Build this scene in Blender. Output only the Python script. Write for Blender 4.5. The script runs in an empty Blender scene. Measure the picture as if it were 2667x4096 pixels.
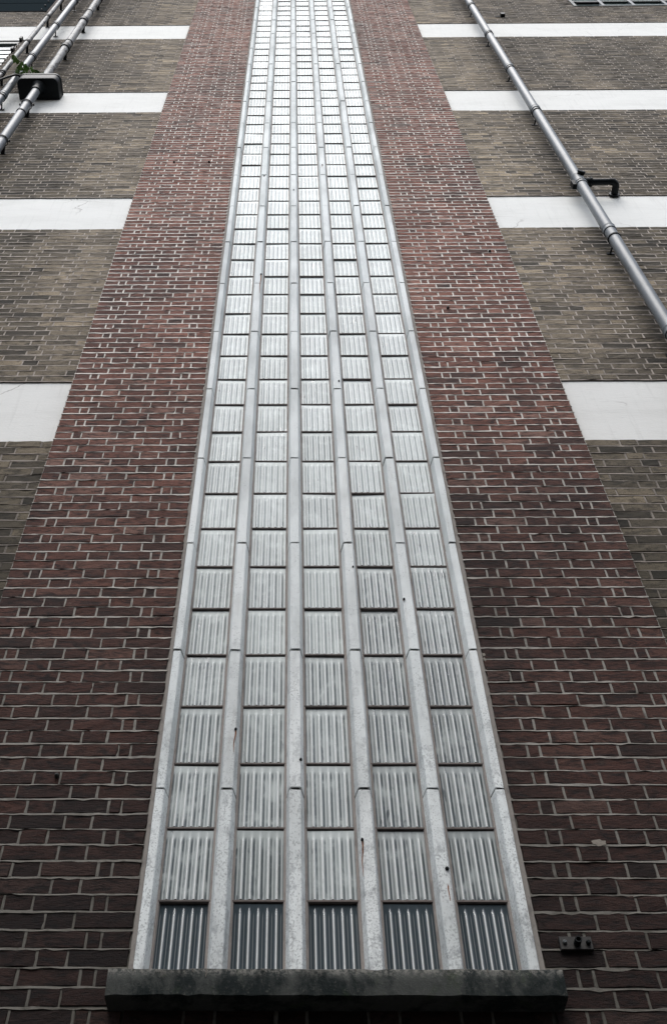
import bpy, math, random
import numpy as np
from mathutils import Matrix, Vector
random.seed(7)
rng = np.random.default_rng(11)
S = bpy.context.scene
COL = S.collection

# ------------------------------------------------------------------ camera
# metres; wall face is the plane y = 0, camera height is z = 0, street is z = -1.55
GROUND = -1.55
FPX, TH, PS, RO, CXP = 4209.09, 0.9226, -0.0152, 0.0102, -196.5
CAM = np.array([-0.2736, -3.638, 0.0])
fw = np.array([math.sin(PS)*math.cos(TH), math.cos(PS)*math.cos(TH), math.sin(TH)])
rt = np.array([math.cos(PS), -math.sin(PS), 0.0]); up = np.cross(rt, fw)
R2 = math.cos(RO)*rt + math.sin(RO)*up; U2 = -math.sin(RO)*rt + math.cos(RO)*up
cd = bpy.data.cameras.new('camera'); cam = bpy.data.objects.new('camera', cd); COL.objects.link(cam)
cam.matrix_world = Matrix(((R2[0], U2[0], -fw[0], CAM[0]), (R2[1], U2[1], -fw[1], CAM[1]), (R2[2], U2[2], -fw[2], CAM[2]), (0, 0, 0, 1)))
cd.sensor_width = 36; cd.lens = 36*FPX/4096; cd.shift_x = -CXP/4096
cd.clip_start = 0.05; cd.clip_end = 2000
S.camera = cam

def proj(P):
    V = np.asarray(P, float) - CAM
    z = V @ fw
    return 1333.5 + CXP + FPX*(V @ R2)/z, 2048 - FPX*(V @ U2)/z

# ------------------------------------------------------------------ sky, sun, exposure
SUN_EL, SUN_AZ = math.radians(60), math.radians(190)     # azimuth clockwise from +y (behind the camera)
w = bpy.data.worlds.new('World'); S.world = w; w.use_nodes = True
nt = w.node_tree; nt.nodes.clear()
sky = nt.nodes.new('ShaderNodeTexSky'); sky.sky_type = 'NISHITA'; sky.sun_disc = False
sky.sun_elevation = SUN_EL; sky.sun_rotation = SUN_AZ
sky.air_density = 1.0; sky.dust_density = 2.0; sky.ozone_density = 1.0
hs = nt.nodes.new('ShaderNodeHueSaturation'); hs.inputs['Saturation'].default_value = 0.42
bg = nt.nodes.new('ShaderNodeBackground'); bg.inputs['Strength'].default_value = 0.13
wo = nt.nodes.new('ShaderNodeOutputWorld')
nt.links.new(sky.outputs[0], hs.inputs['Color']); nt.links.new(hs.outputs[0], bg.inputs[0]); nt.links.new(bg.outputs[0], wo.inputs[0])
sd = bpy.data.lights.new('sun', 'SUN'); sd.energy = 1.0; sd.angle = math.radians(40); sd.color = (1.0, 0.985, 0.965)
sun = bpy.data.objects.new('sun', sd); COL.objects.link(sun)
dirv = Vector((math.sin(SUN_AZ)*math.cos(SUN_EL), math.cos(SUN_AZ)*math.cos(SUN_EL), math.sin(SUN_EL)))
sun.rotation_euler = dirv.to_track_quat('Z', 'Y').to_euler(); sun.location = dirv*60
vs = S.view_settings
vs.view_transform = 'Standard'; vs.look = 'None'; vs.gamma = 1.0; vs.use_curve_mapping = False; vs.exposure = 1.02
S.display_settings.display_device = 'sRGB'

# ------------------------------------------------------------------ helpers
class MB:
    def __init__(s): s.v = []; s.f = []
    def add(s, vs_, fs): o = len(s.v); s.v += [tuple(v) for v in vs_]; s.f += [tuple(i+o for i in f) for f in fs]
    def box(s, x0, x1, y0, y1, z0, z1, b=0.0):
        if b <= 0:
            s.add([(x0,y0,z0),(x1,y0,z0),(x1,y1,z0),(x0,y1,z0),(x0,y0,z1),(x1,y0,z1),(x1,y1,z1),(x0,y1,z1)],
                  [(3,2,1,0),(4,5,6,7),(0,1,5,4),(1,2,6,5),(2,3,7,6),(3,0,4,7)]); return
        # box with a chamfered outline in x-z towards -y, plain behind
        s.add([(x0+b,y0,z0+b),(x1-b,y0,z0+b),(x1-b,y0,z1-b),(x0+b,y0,z1-b),
               (x0,y0+b,z0),(x1,y0+b,z0),(x1,y0+b,z1),(x0,y0+b,z1),
               (x0,y1,z0),(x1,y1,z0),(x1,y1,z1),(x0,y1,z1)],
              [(0,1,2,3),(4,5,1,0),(5,6,2,1),(6,7,3,2),(7,4,0,3),(8,9,5,4),(9,10,6,5),(10,11,7,6),(11,8,4,7),(11,10,9,8)])
    def lathe(s, c, axis, prof, n=20, caps=True):
        # prof: list of (t along axis, radius)
        a = Vector(axis).normalized(); u = a.orthogonal().normalized(); v = a.cross(u)
        c = Vector(c); vs_, fs = [], []
        for t, r in prof:
            for k in range(n):
                an = 2*math.pi*k/n
                vs_.append(c + a*t + u*(r*math.cos(an)) + v*(r*math.sin(an)))
        m = len(prof)
        for i in range(m-1):
            for k in range(n):
                k2 = (k+1) % n
                fs.append((i*n+k, i*n+k2, (i+1)*n+k2, (i+1)*n+k))
        if caps:
            fs.append(tuple(range(n-1, -1, -1))); fs.append(tuple((m-1)*n+k for k in range(n)))
        s.add(vs_, fs)
    def tube(s, pts, r, n=12):
        P = [Vector(q) for q in pts]; vs_, fs = [], []; prev = None
        rr = r if hasattr(r, '__len__') else [r]*len(P)
        for i, q in enumerate(P):
            d = (P[min(i+1, len(P)-1)] - P[max(i-1, 0)]).normalized()
            if prev is None: u = d.orthogonal().normalized()
            else:
                u = (prev - d*prev.dot(d)).normalized()
            prev = u; v = d.cross(u)
            for k in range(n):
                an = 2*math.pi*k/n; vs_.append(q + u*(rr[i]*math.cos(an)) + v*(rr[i]*math.sin(an)))
        for i in range(len(P)-1):
            for k in range(n):
                k2 = (k+1) % n; fs.append((i*n+k, i*n+k2, (i+1)*n+k2, (i+1)*n+k))
        fs.append(tuple(range(n-1, -1, -1))); fs.append(tuple((len(P)-1)*n+k for k in range(n)))
        s.add(vs_, fs)
    def mesh(s, name, smooth=False):
        me = bpy.data.meshes.new(name); me.from_pydata(s.v, [], s.f); me.update()
        if smooth: me.polygons.foreach_set('use_smooth', [True]*len(me.polygons))
        return me
    def build(s, name, mat, parent=None, smooth=False):
        me = s.mesh(name, smooth); me.materials.append(mat)
        return obj(name, me, parent)
def obj(name, me, parent=None, loc=None):
    o = bpy.data.objects.new(name, me); COL.objects.link(o)
    if parent is not None: o.parent = parent
    if loc is not None: o.location = loc
    return o
def autosmooth(o, ang=40):
    me = o.data
    me.polygons.foreach_set('use_smooth', [True]*len(me.polygons))
    try: me.set_sharp_from_angle(angle=math.radians(ang))
    except Exception: pass
    return o
def thing(name, label, cat, group=None):
    o = bpy.data.objects.new(name, None); COL.objects.link(o); o.empty_display_size = 0.2
    return tag(o, label, cat, group)
def tag(o, label, cat, group=None):
    o['label'] = label; o['category'] = cat
    if group: o['group'] = group
    return o

# ------------------------------------------------------------------ node helpers
class NT:
    def __init__(s, name):
        s.m = bpy.data.materials.new(name); s.m.use_nodes = True; s.t = s.m.node_tree
        s.b = s.t.nodes['Principled BSDF']; s.pos = None
    def n(s, typ, **kw):
        nd = s.t.nodes.new(typ)
        for k, v in kw.items(): setattr(nd, k, v)
        return nd
    def l(s, a, b): s.t.links.new(a, b)
    def put(s, sock, v):
        if hasattr(v, 'links') or hasattr(v, 'is_linked'): s.l(v, sock)
        else:
            if isinstance(v, tuple) and len(v) == 3 and sock.type == 'RGBA': v = v+(1,)
            sock.default_value = v
    def P(s):
        if s.pos is None: s.pos = s.n('ShaderNodeNewGeometry').outputs['Position']
        return s.pos
    def noise(s, scale, stretch=(1,1,1), detail=3, rough=0.55, dist=0.0, off=(0,0,0), vec=None):
        mp = s.n('ShaderNodeMapping'); s.l(vec or s.P(), mp.inputs[0]); mp.inputs['Scale'].default_value = stretch; mp.inputs['Location'].default_value = off
        nz = s.n('ShaderNodeTexNoise'); s.l(mp.outputs[0], nz.inputs['Vector'])
        nz.inputs['Scale'].default_value = scale; nz.inputs['Detail'].default_value = detail; nz.inputs['Roughness'].default_value = rough; nz.inputs['Distortion'].default_value = dist
        return nz.outputs['Fac']
    def ramp(s, f, stops, interp='LINEAR'):
        r = s.n('ShaderNodeValToRGB'); r.color_ramp.interpolation = interp; e = r.color_ramp.elements
        while len(e) < len(stops): e.new(0.5)
        for i, (p, c) in enumerate(stops):
            e[i].position = p; e[i].color = (c if isinstance(c, tuple) else (c, c, c)) + (1,)
        s.put(r.inputs[0], f); return r.outputs[0]
    def step(s, f, a, b):      # smooth 0..1 between a and b
        m = s.n('ShaderNodeMapRange', interpolation_type='SMOOTHSTEP'); s.put(m.inputs[0], f); m.inputs[1].default_value = a; m.inputs[2].default_value = b
        return m.outputs[0]
    def mul(s, a, b, op='MULTIPLY'):
        m = s.n('ShaderNodeMath', operation=op); s.put(m.inputs[0], a); s.put(m.inputs[1], b); return m.outputs[0]
    def mix(s, f, a, b, mode='MIX'):
        m = s.n('ShaderNodeMix', data_type='RGBA', blend_type=mode)
        s.put(m.inputs[0], f); s.put(m.inputs[6], a); s.put(m.inputs[7], b); return m.outputs[2]
    def sep(s):
        x = s.n('ShaderNodeSeparateXYZ'); s.l(s.P(), x.inputs[0]); return x.outputs
    def rand(s):
        return s.n('ShaderNodeObjectInfo').outputs['Random']
    def bump(s, h, strength=0.3, dist=0.002, base=None):
        b = s.n('ShaderNodeBump'); b.inputs['Strength'].default_value = strength; b.inputs['Distance'].default_value = dist
        s.put(b.inputs['Height'], h)
        if base is not None: s.l(base, b.inputs['Normal'])
        return b.outputs[0]
    def out(s, col, rough=0.85, normal=None, spec=0.4, metal=0.0):
        s.put(s.b.inputs['Base Color'], col); s.put(s.b.inputs['Roughness'], rough)
        s.put(s.b.inputs['Specular IOR Level'], spec); s.b.inputs['Metallic'].default_value = metal
        if normal is not None: s.l(normal, s.b.inputs['Normal'])
        return s.m

def red_brick_mat(name, part):
    t = NT(name)
    tone = t.rand() if part else t.n('ShaderNodeAttribute', attribute_name='tone').outputs['Fac']
    c = t.ramp(tone, [(0.0, (.088,.045,.036)), (.12, (.152,.067,.050)), (.5, (.218,.091,.066)), (.8, (.262,.112,.081)), (.95, (.32,.157,.118)), (1.0, (.38,.215,.17))])
    # fire marks: long dark drags inside each brick
    off = t.n('ShaderNodeVectorMath', operation='ADD'); t.l(t.P(), off.inputs[0])
    cmb = t.n('ShaderNodeCombineXYZ'); t.l(t.mul(tone, 37.0), cmb.inputs[0]); t.l(t.mul(tone, 91.0), cmb.inputs[2]); t.l(cmb.outputs[0], off.inputs[1])
    n1 = t.noise(8, (1,1,3.2), 6, .68, 1.1, vec=off.outputs[0])
    c = t.mix(t.mul(t.step(n1, .44, .66), .86), c, (.030,.021,.020))
    n2 = t.noise(26, (1,1,5), 5, .7, .5, vec=off.outputs[0])
    c = t.mix(t.mul(t.step(n2, .48, .66), .62), c, (.036,.024,.021))
    c = t.mix(t.mul(t.step(n2, .47, .25), .35), c, (.27,.125,.10))
    # pale lime bloom
    n3 = t.noise(9, (1,1,2), 6, .72, .4, off=(3,1,7))
    c = t.mix(t.mul(t.step(n3, .58, .76), .5), c, (.40,.285,.225))
    n4 = t.noise(.9, (1,1,.6), 3, .5)
    c = t.mix(t.step(n4, .48, .70), c, t.mix(1.0, c, (.55,.56,.58), 'MULTIPLY'))
    c = t.mix(t.mul(t.step(n4, .46, .30), .6), c, t.mix(1.0, c, (1.45,1.5,1.5), 'MULTIPLY'))
    g = t.noise(190, (1,1,1.6), 3, .7)
    c = t.mix(t.step(g, .55, .75), c, t.mix(1.0, c, (.45,.45,.45), 'MULTIPLY'))
    z = t.sep()[2]
    gr = t.step(t.mul(z, t.mul(t.noise(1.1, (1,1,.8), 5, .6, .4, off=(5,5,5)), 3.2), 'ADD'), 9.4, 3.4)   # darker towards the base, edge broken by noise
    c = t.mix(t.mul(gr, .96), c, t.mix(1.0, c, (.085,.090,.094), 'MULTIPLY'))
    sc = t.noise(19, (1,1,2.6), 7, .78, .9, vec=off.outputs[0])
    c = t.mix(t.mul(t.step(sc, .54, .70), .42), c, t.mix(1.0, c, (2.3,2.2,2.15), 'MULTIPLY'))
    c = t.mix(t.mul(t.step(sc, .46, .34), .7), c, t.mix(1.0, c, (.34,.34,.35), 'MULTIPLY'))
    h = t.mul(t.mul(t.mul(n2, -.9), t.mul(sc, 1.4), 'ADD'), t.mul(g, .5), 'ADD')
    return t.out(c, .88, t.bump(h, .75, .009), .25)

def brown_brick_mat(name, part):
    t = NT(name)
    tone = t.rand() if part else t.n('ShaderNodeAttribute', attribute_name='tone').outputs['Fac']
    c = t.ramp(tone, [(0.0, (.060,.053,.042)), (.12, (.130,.108,.081)), (.5, (.210,.173,.126)), (.85, (.285,.233,.168)), (1.0, (.39,.315,.22))])
    n1 = t.noise(13, (1,1,2.2), 6, .7, .6)
    c = t.mix(t.mul(t.step(n1, .46, .66), .7), c, (.042,.039,.034))
    g = t.noise(120, (1,1,1.8), 3, .7)
    c = t.mix(t.mul(t.step(g, .54, .66), .75), c, (.028,.027,.025))
    n3 = t.noise(5, (1,1,1.4), 5, .7, .3, off=(2,0,5))
    c = t.mix(t.mul(t.step(n3, .58, .76), .4), c, (.36,.32,.27))
    # soot: heaviest along the damp strips behind the pipes, broken up by noise
    x = t.sep()[0]
    ax = t.mul(x, 0.0, 'ADD')
    rgt = t.mul(t.step(x, 1.85, 2.5), t.step(x, 7.5, 4.5))
    lft = t.step(x, -1.95, -2.9)
    so = t.mul(rgt, lft, 'ADD')
    n5 = t.noise(1.3, (1,1,.45), 5, .6, .3)
    so = t.mul(so, t.step(n5, .24, .54))
    c = t.mix(t.mul(so, .90), c, t.mix(1.0, c, (.25,.255,.25), 'MULTIPLY'))
    z = t.sep()[2]
    gr = t.step(t.mul(z, t.mul(t.noise(1.1, (1,1,.8), 5, .6, .4, off=(5,5,5)), 3.2), 'ADD'), 10.2, 4.6)
    c = t.mix(t.mul(gr, .85), c, t.mix(1.0, c, (.22,.235,.235), 'MULTIPLY'))
    return t.out(c, .92, t.bump(t.mul(g, n1, 'SUBTRACT'), .6, .004), .2)

def mortar_mat(name, col, dark, k=.5):
    t = NT(name)
    n1 = t.noise(14, (1,1,1), 5, .65); n2 = t.noise(2.0, (1,1,.7), 4, .6, .2); g = t.noise(220, (1,1,1), 2, .7)
    c = t.mix(t.mul(t.step(n1, .44, .66), .8), col, dark)
    c = t.mix(t.mul(t.step(n2, .45, .7), k), c, dark)
    c = t.mix(t.mul(t.step(g, .5, .7), .35), c, dark)
    z = t.sep()[2]
    gr = t.step(t.mul(z, t.mul(t.noise(1.1, (1,1,.8), 5, .6, .4, off=(5,5,5)), 3.2), 'ADD'), 9.4, 3.4)
    c = t.mix(t.mul(gr, .94), c, t.mix(1.0, c, (.12,.119,.112), 'MULTIPLY'))
    return t.out(c, .95, t.bump(g, .5, .003), .15)

def concrete_mat():
    t = NT('pale_concrete')
    r = t.rand(); z = t.sep()[2]
    c = t.mix(r, (.70,.735,.73), (.77,.795,.785))
    n0 = t.noise(3, (1,1,.4), 4, .6)
    c = t.mix(t.mul(t.step(n0, .40, .66), .6), c, (.42,.44,.435))
    low = t.step(z, 5.0, 1.8)
    sp = t.noise(150, (1,1,.8), 3, .6); pa = t.noise(7, (1,1,.6), 4, .6, .3)
    thr = t.mul(t.mul(sp, t.mul(pa, .45), 'ADD'), t.mul(low, .10), 'ADD')
    c = t.mix(t.mul(t.step(thr, .84, .96), .55), c, (.20,.21,.215))
    bl = t.noise(22, (1,1,.7), 5, .7, .3)
    c = t.mix(t.mul(t.mul(t.step(bl, .48, .68), low), .62), c, (.21,.22,.235))
    st = t.noise(60, (1,1,.06), 4, .6)
    c = t.mix(t.mul(t.step(st, .52, .75), .25), c, (.42,.40,.37))
    # sides of the mullions keep more grime than the rain-washed fronts
    nx = t.n('ShaderNodeSeparateXYZ'); t.l(t.n('ShaderNodeNewGeometry').outputs['True Normal'], nx.inputs[0])
    side = t.mul(t.step(t.mul(nx.outputs[0], 0.0, 'ABSOLUTE'), .4, .8), .45) if False else 0.0
    return t.out(c, .88, t.bump(t.mul(sp, bl, 'ADD'), .35, .002), .2)

def glass_mat():
    t = NT('ribbed_glass')
    oc = t.n('ShaderNodeSeparateColor'); t.l(t.n('ShaderNodeObjectInfo').outputs['Color'], oc.inputs[0])
    film = oc.outputs[0]; r = t.rand()
    tc = t.n('ShaderNodeTexCoord').outputs['Object']
    off = t.n('ShaderNodeVectorMath', operation='ADD'); t.l(tc, off.inputs[0])
    cm = t.n('ShaderNodeCombineXYZ'); t.l(t.mul(r, 53.0), cm.inputs[0]); t.l(t.mul(r, 17.0), cm.inputs[2]); t.l(cm.outputs[0], off.inputs[1])
    n1 = t.noise(60, (1,1,.16), 2, .45, .7, vec=off.outputs[0])
    n2 = t.noise(9, (1,1,.8), 4, .55, .6, vec=off.outputs[0])
    lz = t.n('ShaderNodeSeparateXYZ'); t.l(tc, lz.inputs[0])
    low = t.mul(t.step(lz.outputs[2], .06, .0), .06)
    v = t.mul(t.mul(t.mul(n1, .62), t.mul(n2, .38), 'ADD'), low, 'ADD')       # ~.35..65
    thr = t.mul(t.mul(film, .42), .26, 'ADD')                                   # film .0 -> .26, 1 -> .68
    d = t.mul(thr, v, 'SUBTRACT')
    mask = t.step(d, -.055, .06)
    milky = t.mix(t.step(n2, .3, .7), (.68,.73,.725), (.60,.645,.645))
    milky = t.mix(r, milky, t.mix(1.0, milky, (.86,.87,.86), 'MULTIPLY'))
    crest_glint = t.n('ShaderNodeAttribute', attribute_name='crest_glint').outputs['Fac']
    milky = t.mix(oc.outputs[1], (.045,.053,.058), milky)
    tr = t.n('ShaderNodeAttribute', attribute_name='trough_shade').outputs['Fac']
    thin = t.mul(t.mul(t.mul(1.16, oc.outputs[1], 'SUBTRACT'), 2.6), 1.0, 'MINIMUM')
    milky = t.mix(t.mul(t.mul(t.mul(tr, thin), 1.0, 'MINIMUM'), t.step(n2, .22, .52)), milky, t.mix(1.0, milky, (.11,.135,.155), 'MULTIPLY'))  # dark rib flanks painted into the film colour, standing in for reflection shading
    clear = t.mix(oc.outputs[1], (.045,.060,.070), (.13,.15,.16))
    c = t.mix(mask, clear, milky)
    c = t.mix(t.mul(crest_glint, .95), c, (.88,.90,.895))  # bright rib highlights painted as near-white lines along the crests
    ro = t.n('ShaderNodeMapRange'); t.l(mask, ro.inputs[0]); ro.inputs[3].default_value = .05; ro.inputs[4].default_value = .34
    wv = t.noise(14, (1,1,.5), 2, .5, vec=off.outputs[0])
    sp = t.n('ShaderNodeMapRange'); t.l(mask, sp.inputs[0]); sp.inputs[3].default_value = .5; sp.inputs[4].default_value = .13
    m = t.out(c, ro.outputs[0], t.bump(wv, .12, .01), sp.outputs[0])
    t.b.inputs['IOR'].default_value = 1.5
    return m

def paint_mat():
    t = NT('white_band_paint')
    n1 = t.noise(1.6, (1,1,3), 5, .6, .3); n2 = t.noise(9, (1,1,6), 5, .65, .6)
    c = t.mix(t.mul(t.step(n1, .42, .72), .55), (.70,.70,.675), (.60,.60,.575))
    c = t.mix(t.mul(t.step(n2, .54, .74), .28), c, (.46,.46,.44))
    vo = t.n('ShaderNodeTexVoronoi', feature='DISTANCE_TO_EDGE'); vo.inputs['Scale'].default_value = 1.5
    mp = t.n('ShaderNodeMapping'); t.l(t.P(), mp.inputs[0]); mp.inputs['Scale'].default_value = (1,1,1.6)
    dn = t.n('ShaderNodeTexNoise'); dn.inputs['Scale'].default_value = 5; dn.inputs['Detail'].default_value = 5; t.l(mp.outputs[0], dn.inputs['Vector'])
    ad = t.n('ShaderNodeMix', data_type='VECTOR'); ad.inputs[0].default_value = .16; t.l(mp.outputs[0], ad.inputs[4]); t.l(dn.outputs['Color'], ad.inputs[5])
    t.l(ad.outputs[1], vo.inputs['Vector'])
    cr = t.mul(t.step(vo.outputs['Distance'], .010, .001), t.step(t.noise(1.1, (1,1,1), 3, .5, off=(8,2,1)), .54, .66))
    c = t.mix(t.mul(cr, .65), c, (.22,.20,.19))
    st = t.noise(26, (1,1,.05), 4, .6)
    c = t.mix(t.mul(t.step(st, .52, .72), .20), c, (.42,.42,.40))
    g = t.noise(60, (1,1,2.5), 4, .65)
    return t.out(c, .8, t.bump(t.mul(g, n2, 'ADD'), .35, .004), .3)

def plain_mat(name, col, dark, sc=12, stretch=(1,1,1), amt=.6, lo=.48, hi=.7, rough=.5, metal=0.0, bump=.2, spec=.5):
    t = NT(name)
    n1 = t.noise(sc, stretch, 5, .62, .3); g = t.noise(sc*9, stretch, 3, .6)
    c = t.mix(t.mul(t.step(n1, lo, hi), amt), col, dark)
    c = t.mix(t.mul(t.step(g, .5, .72), amt*.5), c, dark)
    return t.out(c, rough, t.bump(t.mul(g, n1, 'ADD'), bump, .002), spec, metal)

def sill_mat():
    t = NT('mossy_sill_stone')
    z = t.sep()[2]
    n1 = t.noise(5, (1,1,.7), 6, .68, .3); n2 = t.noise(75, (1,1,1), 6, .75); n3 = t.noise(14, (1,1,.5), 5, .65, .4, off=(4,4,4))
    c = t.mix(t.step(n1, .44, .60), (.058,.061,.057), (.012,.016,.016))
    c = t.mix(t.mul(t.step(n3, .55, .74), .7), c, (.030,.044,.022))
    edge = t.mul(t.step(z, 1.955, 1.997), t.step(n2, .42, .62))
    c = t.mix(t.mul(edge, .6), c, (.27,.255,.23))
    c = t.mix(t.mul(t.step(n2, .54, .72), .6), c, (.12,.118,.104))
    return t.out(c, .95, t.bump(t.mul(n1, n2, 'ADD'), .7, .006), .15)

M = {}
M['red_part'] = red_brick_mat('red_brick', True); M['red'] = red_brick_mat('red_brickwork', False)
M['brown_part'] = brown_brick_mat('brown_brick', True); M['brown'] = brown_brick_mat('brown_brickwork', False)
M['mortar_red'] = mortar_mat('pale_mortar', (.74,.70,.64), (.36,.335,.30), .6)
M['mortar_brown'] = mortar_mat('drab_mortar', (.42,.37,.325), (.18,.16,.14), .6)
M['concrete'] = concrete_mat(); M['glass'] = glass_mat(); M['paint'] = paint_mat(); M['sill'] = sill_mat()
M['bar'] = plain_mat('weathered_bar', (.15,.125,.115), (.055,.05,.05), 30, (.3,1,1), .7, rough=.7, spec=.25)
M['bead'] = plain_mat('putty_bead', (.30,.27,.25), (.14,.13,.125), 20, (1,1,.3), .7, rough=.8, spec=.2)
M['joint'] = plain_mat('joint_filler', (.055,.048,.044), (.018,.017,.016), 60, rough=.95, spec=.1)
M['fillet'] = plain_mat('mortar_fillet', (.26,.24,.22), (.12,.11,.105), 25, (1,1,.5), .6, rough=.95, spec=.1)
M['zinc'] = plain_mat('zinc_pipe', (.125,.140,.152), (.055,.063,.072), 9, (1,1,.25), .7, rough=.42, spec=.38, metal=.0)
M['zinc2'] = plain_mat('grey_painted_pipe', (.095,.108,.120), (.036,.042,.050), 8, (1,1,.25), .75, rough=.42, spec=.38, metal=.0)
M['flaky'] = plain_mat('flaking_pipe_paint', (.20,.205,.205), (.035,.030,.028), 15, (1,1,.45), .95, .50, .58, rough=.5, bump=.5, spec=.3)
M['black'] = plain_mat('black_iron', (.006,.008,.009), (.004,.005,.006), 25, rough=.45, spec=.12)
M['rust'] = plain_mat('rust', (.20,.075,.028), (.06,.03,.018), 60, (1,1,.4), .8, rough=.95, spec=.1)
M['steel'] = plain_mat('dull_steel', (.022,.020,.018), (.010,.009,.008), 40, rough=.5, metal=.3)
M['bolt'] = plain_mat('bright_bolt', (.14,.15,.155), (.07,.07,.07), 60, rough=.3, metal=.6)
M['slat'] = plain_mat('white_slat', (.72,.74,.74), (.5,.51,.5), 10, (.3,1,1), .5, rough=.5)
M['panel'] = plain_mat('dark_board', (.020,.027,.031), (.010,.014,.016), 30, (1,1,6), .6, rough=.95, spec=.0)
M['dframe'] = plain_mat('dark_green_frame', (.020,.034,.033), (.012,.018,.018), 20, rough=.5)
M['wglass'] = plain_mat('dusty_window_glass', (.20,.25,.25), (.10,.13,.13), 3, rough=.08, bump=.02, spec=.6)
M['leaf'] = plain_mat('leaf_green', (.10,.19,.035), (.05,.10,.02), 40, rough=.5, amt=.5)
M['stem'] = plain_mat('green_stem', (.07,.09,.03), (.04,.05,.02), 40, rough=.7)
M['asphalt'] = plain_mat('asphalt', (.055,.055,.056), (.035,.035,.036), 6, rough=.9, spec=.2)
M['slab'] = plain_mat('paving', (.085,.083,.08), (.05,.05,.048), 3, rough=.9, spec=.2)
M['far'] = plain_mat('opposite_brick', (.065,.052,.047), (.035,.03,.028), 2, (1,1,3), .6, rough=.9, spec=.2)
M['farglass'] = plain_mat('opposite_glass', (.03,.035,.04), (.02,.024,.03), 2, rough=.1, bump=0)
M['core'] = plain_mat('wall_core', (.12,.10,.09), (.08,.07,.065), 4, rough=.95, spec=.1)
M['whitemark'] = plain_mat('lime_patch', (.24,.215,.185), (.10,.09,.08), 70, amt=.7, rough=.95, spec=.1)

# ------------------------------------------------------------------ ground, street, unseen building over the road
def struct(o): o['kind'] = 'structure'; return o
g = MB(); g.box(-150, 150, -150, 150, GROUND-.3, GROUND-.13); struct(g.build('ground', M['asphalt']))
g = MB(); g.box(-60, 60, -2.6-1.4, .02, GROUND-.13+.004, GROUND, .0); struct(g.build('pavement', M['slab']))
OBX0, OBX1, OBY, OBTOP = -10, 8.5, -8.6, 9.8  # out of view; height and width shaped for shade and reflections on the wall
ob = MB(); ob.box(OBX0, OBX1, OBY-9, OBY, GROUND-.1, OBTOP); ob.box(OBX0-.1, OBX1+.1, OBY-.3, OBY+.12, OBTOP-.35, OBTOP+.12)
obo = struct(ob.build('opposite_building', M['far']))
wm = None
for zz in (1.2, 4.6):
    for xx in range(-8, 8, 4):
        b = MB(); b.box(xx-.6, xx+.6, OBY+.005, OBY+.03, zz, zz+1.8); b.build('window', M['farglass'], obo)

# ------------------------------------------------------------------ brickwork
COURSE, BH, JT = .075, .0640, .0110
def wob(x, k):
    return .0016*math.sin(x*2.3+k*1.7)+.0012*math.sin(x*6.1+k*2.9)

def brick_shape(wd, ht, seed, depth=.03, amp=1.0):
    # ragged front outline, chamfer, sides ; centred at x=z=0, front at y=0
    r = np.random.default_rng(seed)
    nx = 5 if wd > .15 else (3 if wd > .09 else 2)
    xs = np.linspace(-.5, .5, nx)*wd; zs = np.array([-.5, 0, .5])*ht
    ring = [(i, 0) for i in range(nx)] + [(nx-1, 1), (nx-1, 2)] + [(i, 2) for i in range(nx-2, -1, -1)] + [(0, 1)]
    j = {}
    for i in range(nx):
        for q in range(3):
            j[(i, q)] = (r.normal(0, .0016*amp), r.normal(0, .0016*amp), r.normal(0, .0010*amp))
    vs_, idx = [], {}
    ch = .0018
    for i in range(nx):
        for q in range(3):
            dx, dz, dy = j[(i, q)]
            ix = ch if i == 0 else (-ch if i == nx-1 else 0); iz = ch if q == 0 else (-ch if q == 2 else 0)
            idx[(i, q)] = len(vs_); vs_.append((xs[i]+dx+ix, dy, zs[q]+dz+iz))
    fs = []
    for i in range(nx-1):
        for q in range(2):
            fs.append((idx[(i, q)], idx[(i+1, q)], idx[(i+1, q+1)], idx[(i, q+1)]))
    o = len(vs_); n = len(ring)
    for i, q in ring:
        dx, dz, dy = j[(i, q)]; vs_.append((xs[i]+dx, .0030, zs[q]+dz))
    for i, q in ring:
        dx, dz, dy = j[(i, q)]; vs_.append((xs[i]+dx, depth, zs[q]+dz))
    for k in range(n):
        k2 = (k+1) % n
        fs.append((o+k, o+k2, idx[ring[k2]], idx[ring[k]]))
        fs.append((o+n+k, o+n+k2, o+k2, o+k))
    return np.array(vs_), fs

def flemish(width, k, unit=1.0, closers=True):
    """brick lengths along a course (incl. joint), from one edge"""
    Sx, H, C = .225*unit, .1125*unit, .05625*unit
    out, x = [], 0.0
    if k % 2 == 0: seq = []; nxt = 'S'
    else:
        seq = [H, C] if closers else [H/1.5]; nxt = 'S'
    for q in seq: out.append((x, q)); x += q
    while x < width-1e-4:
        q = Sx if nxt == 'S' else H; nxt = 'H' if nxt == 'S' else 'S'
        rem = width-x
        if closers and k % 2 == 1 and rem < Sx+1e-4 and rem > H*1.2:      # mirror closers at the far edge
            out.append((x, C)); x += C; out.append((x, rem-C)); x = width; break
        if rem < q+.03: q = rem
        out.append((x, q)); x += q
    return out

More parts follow.
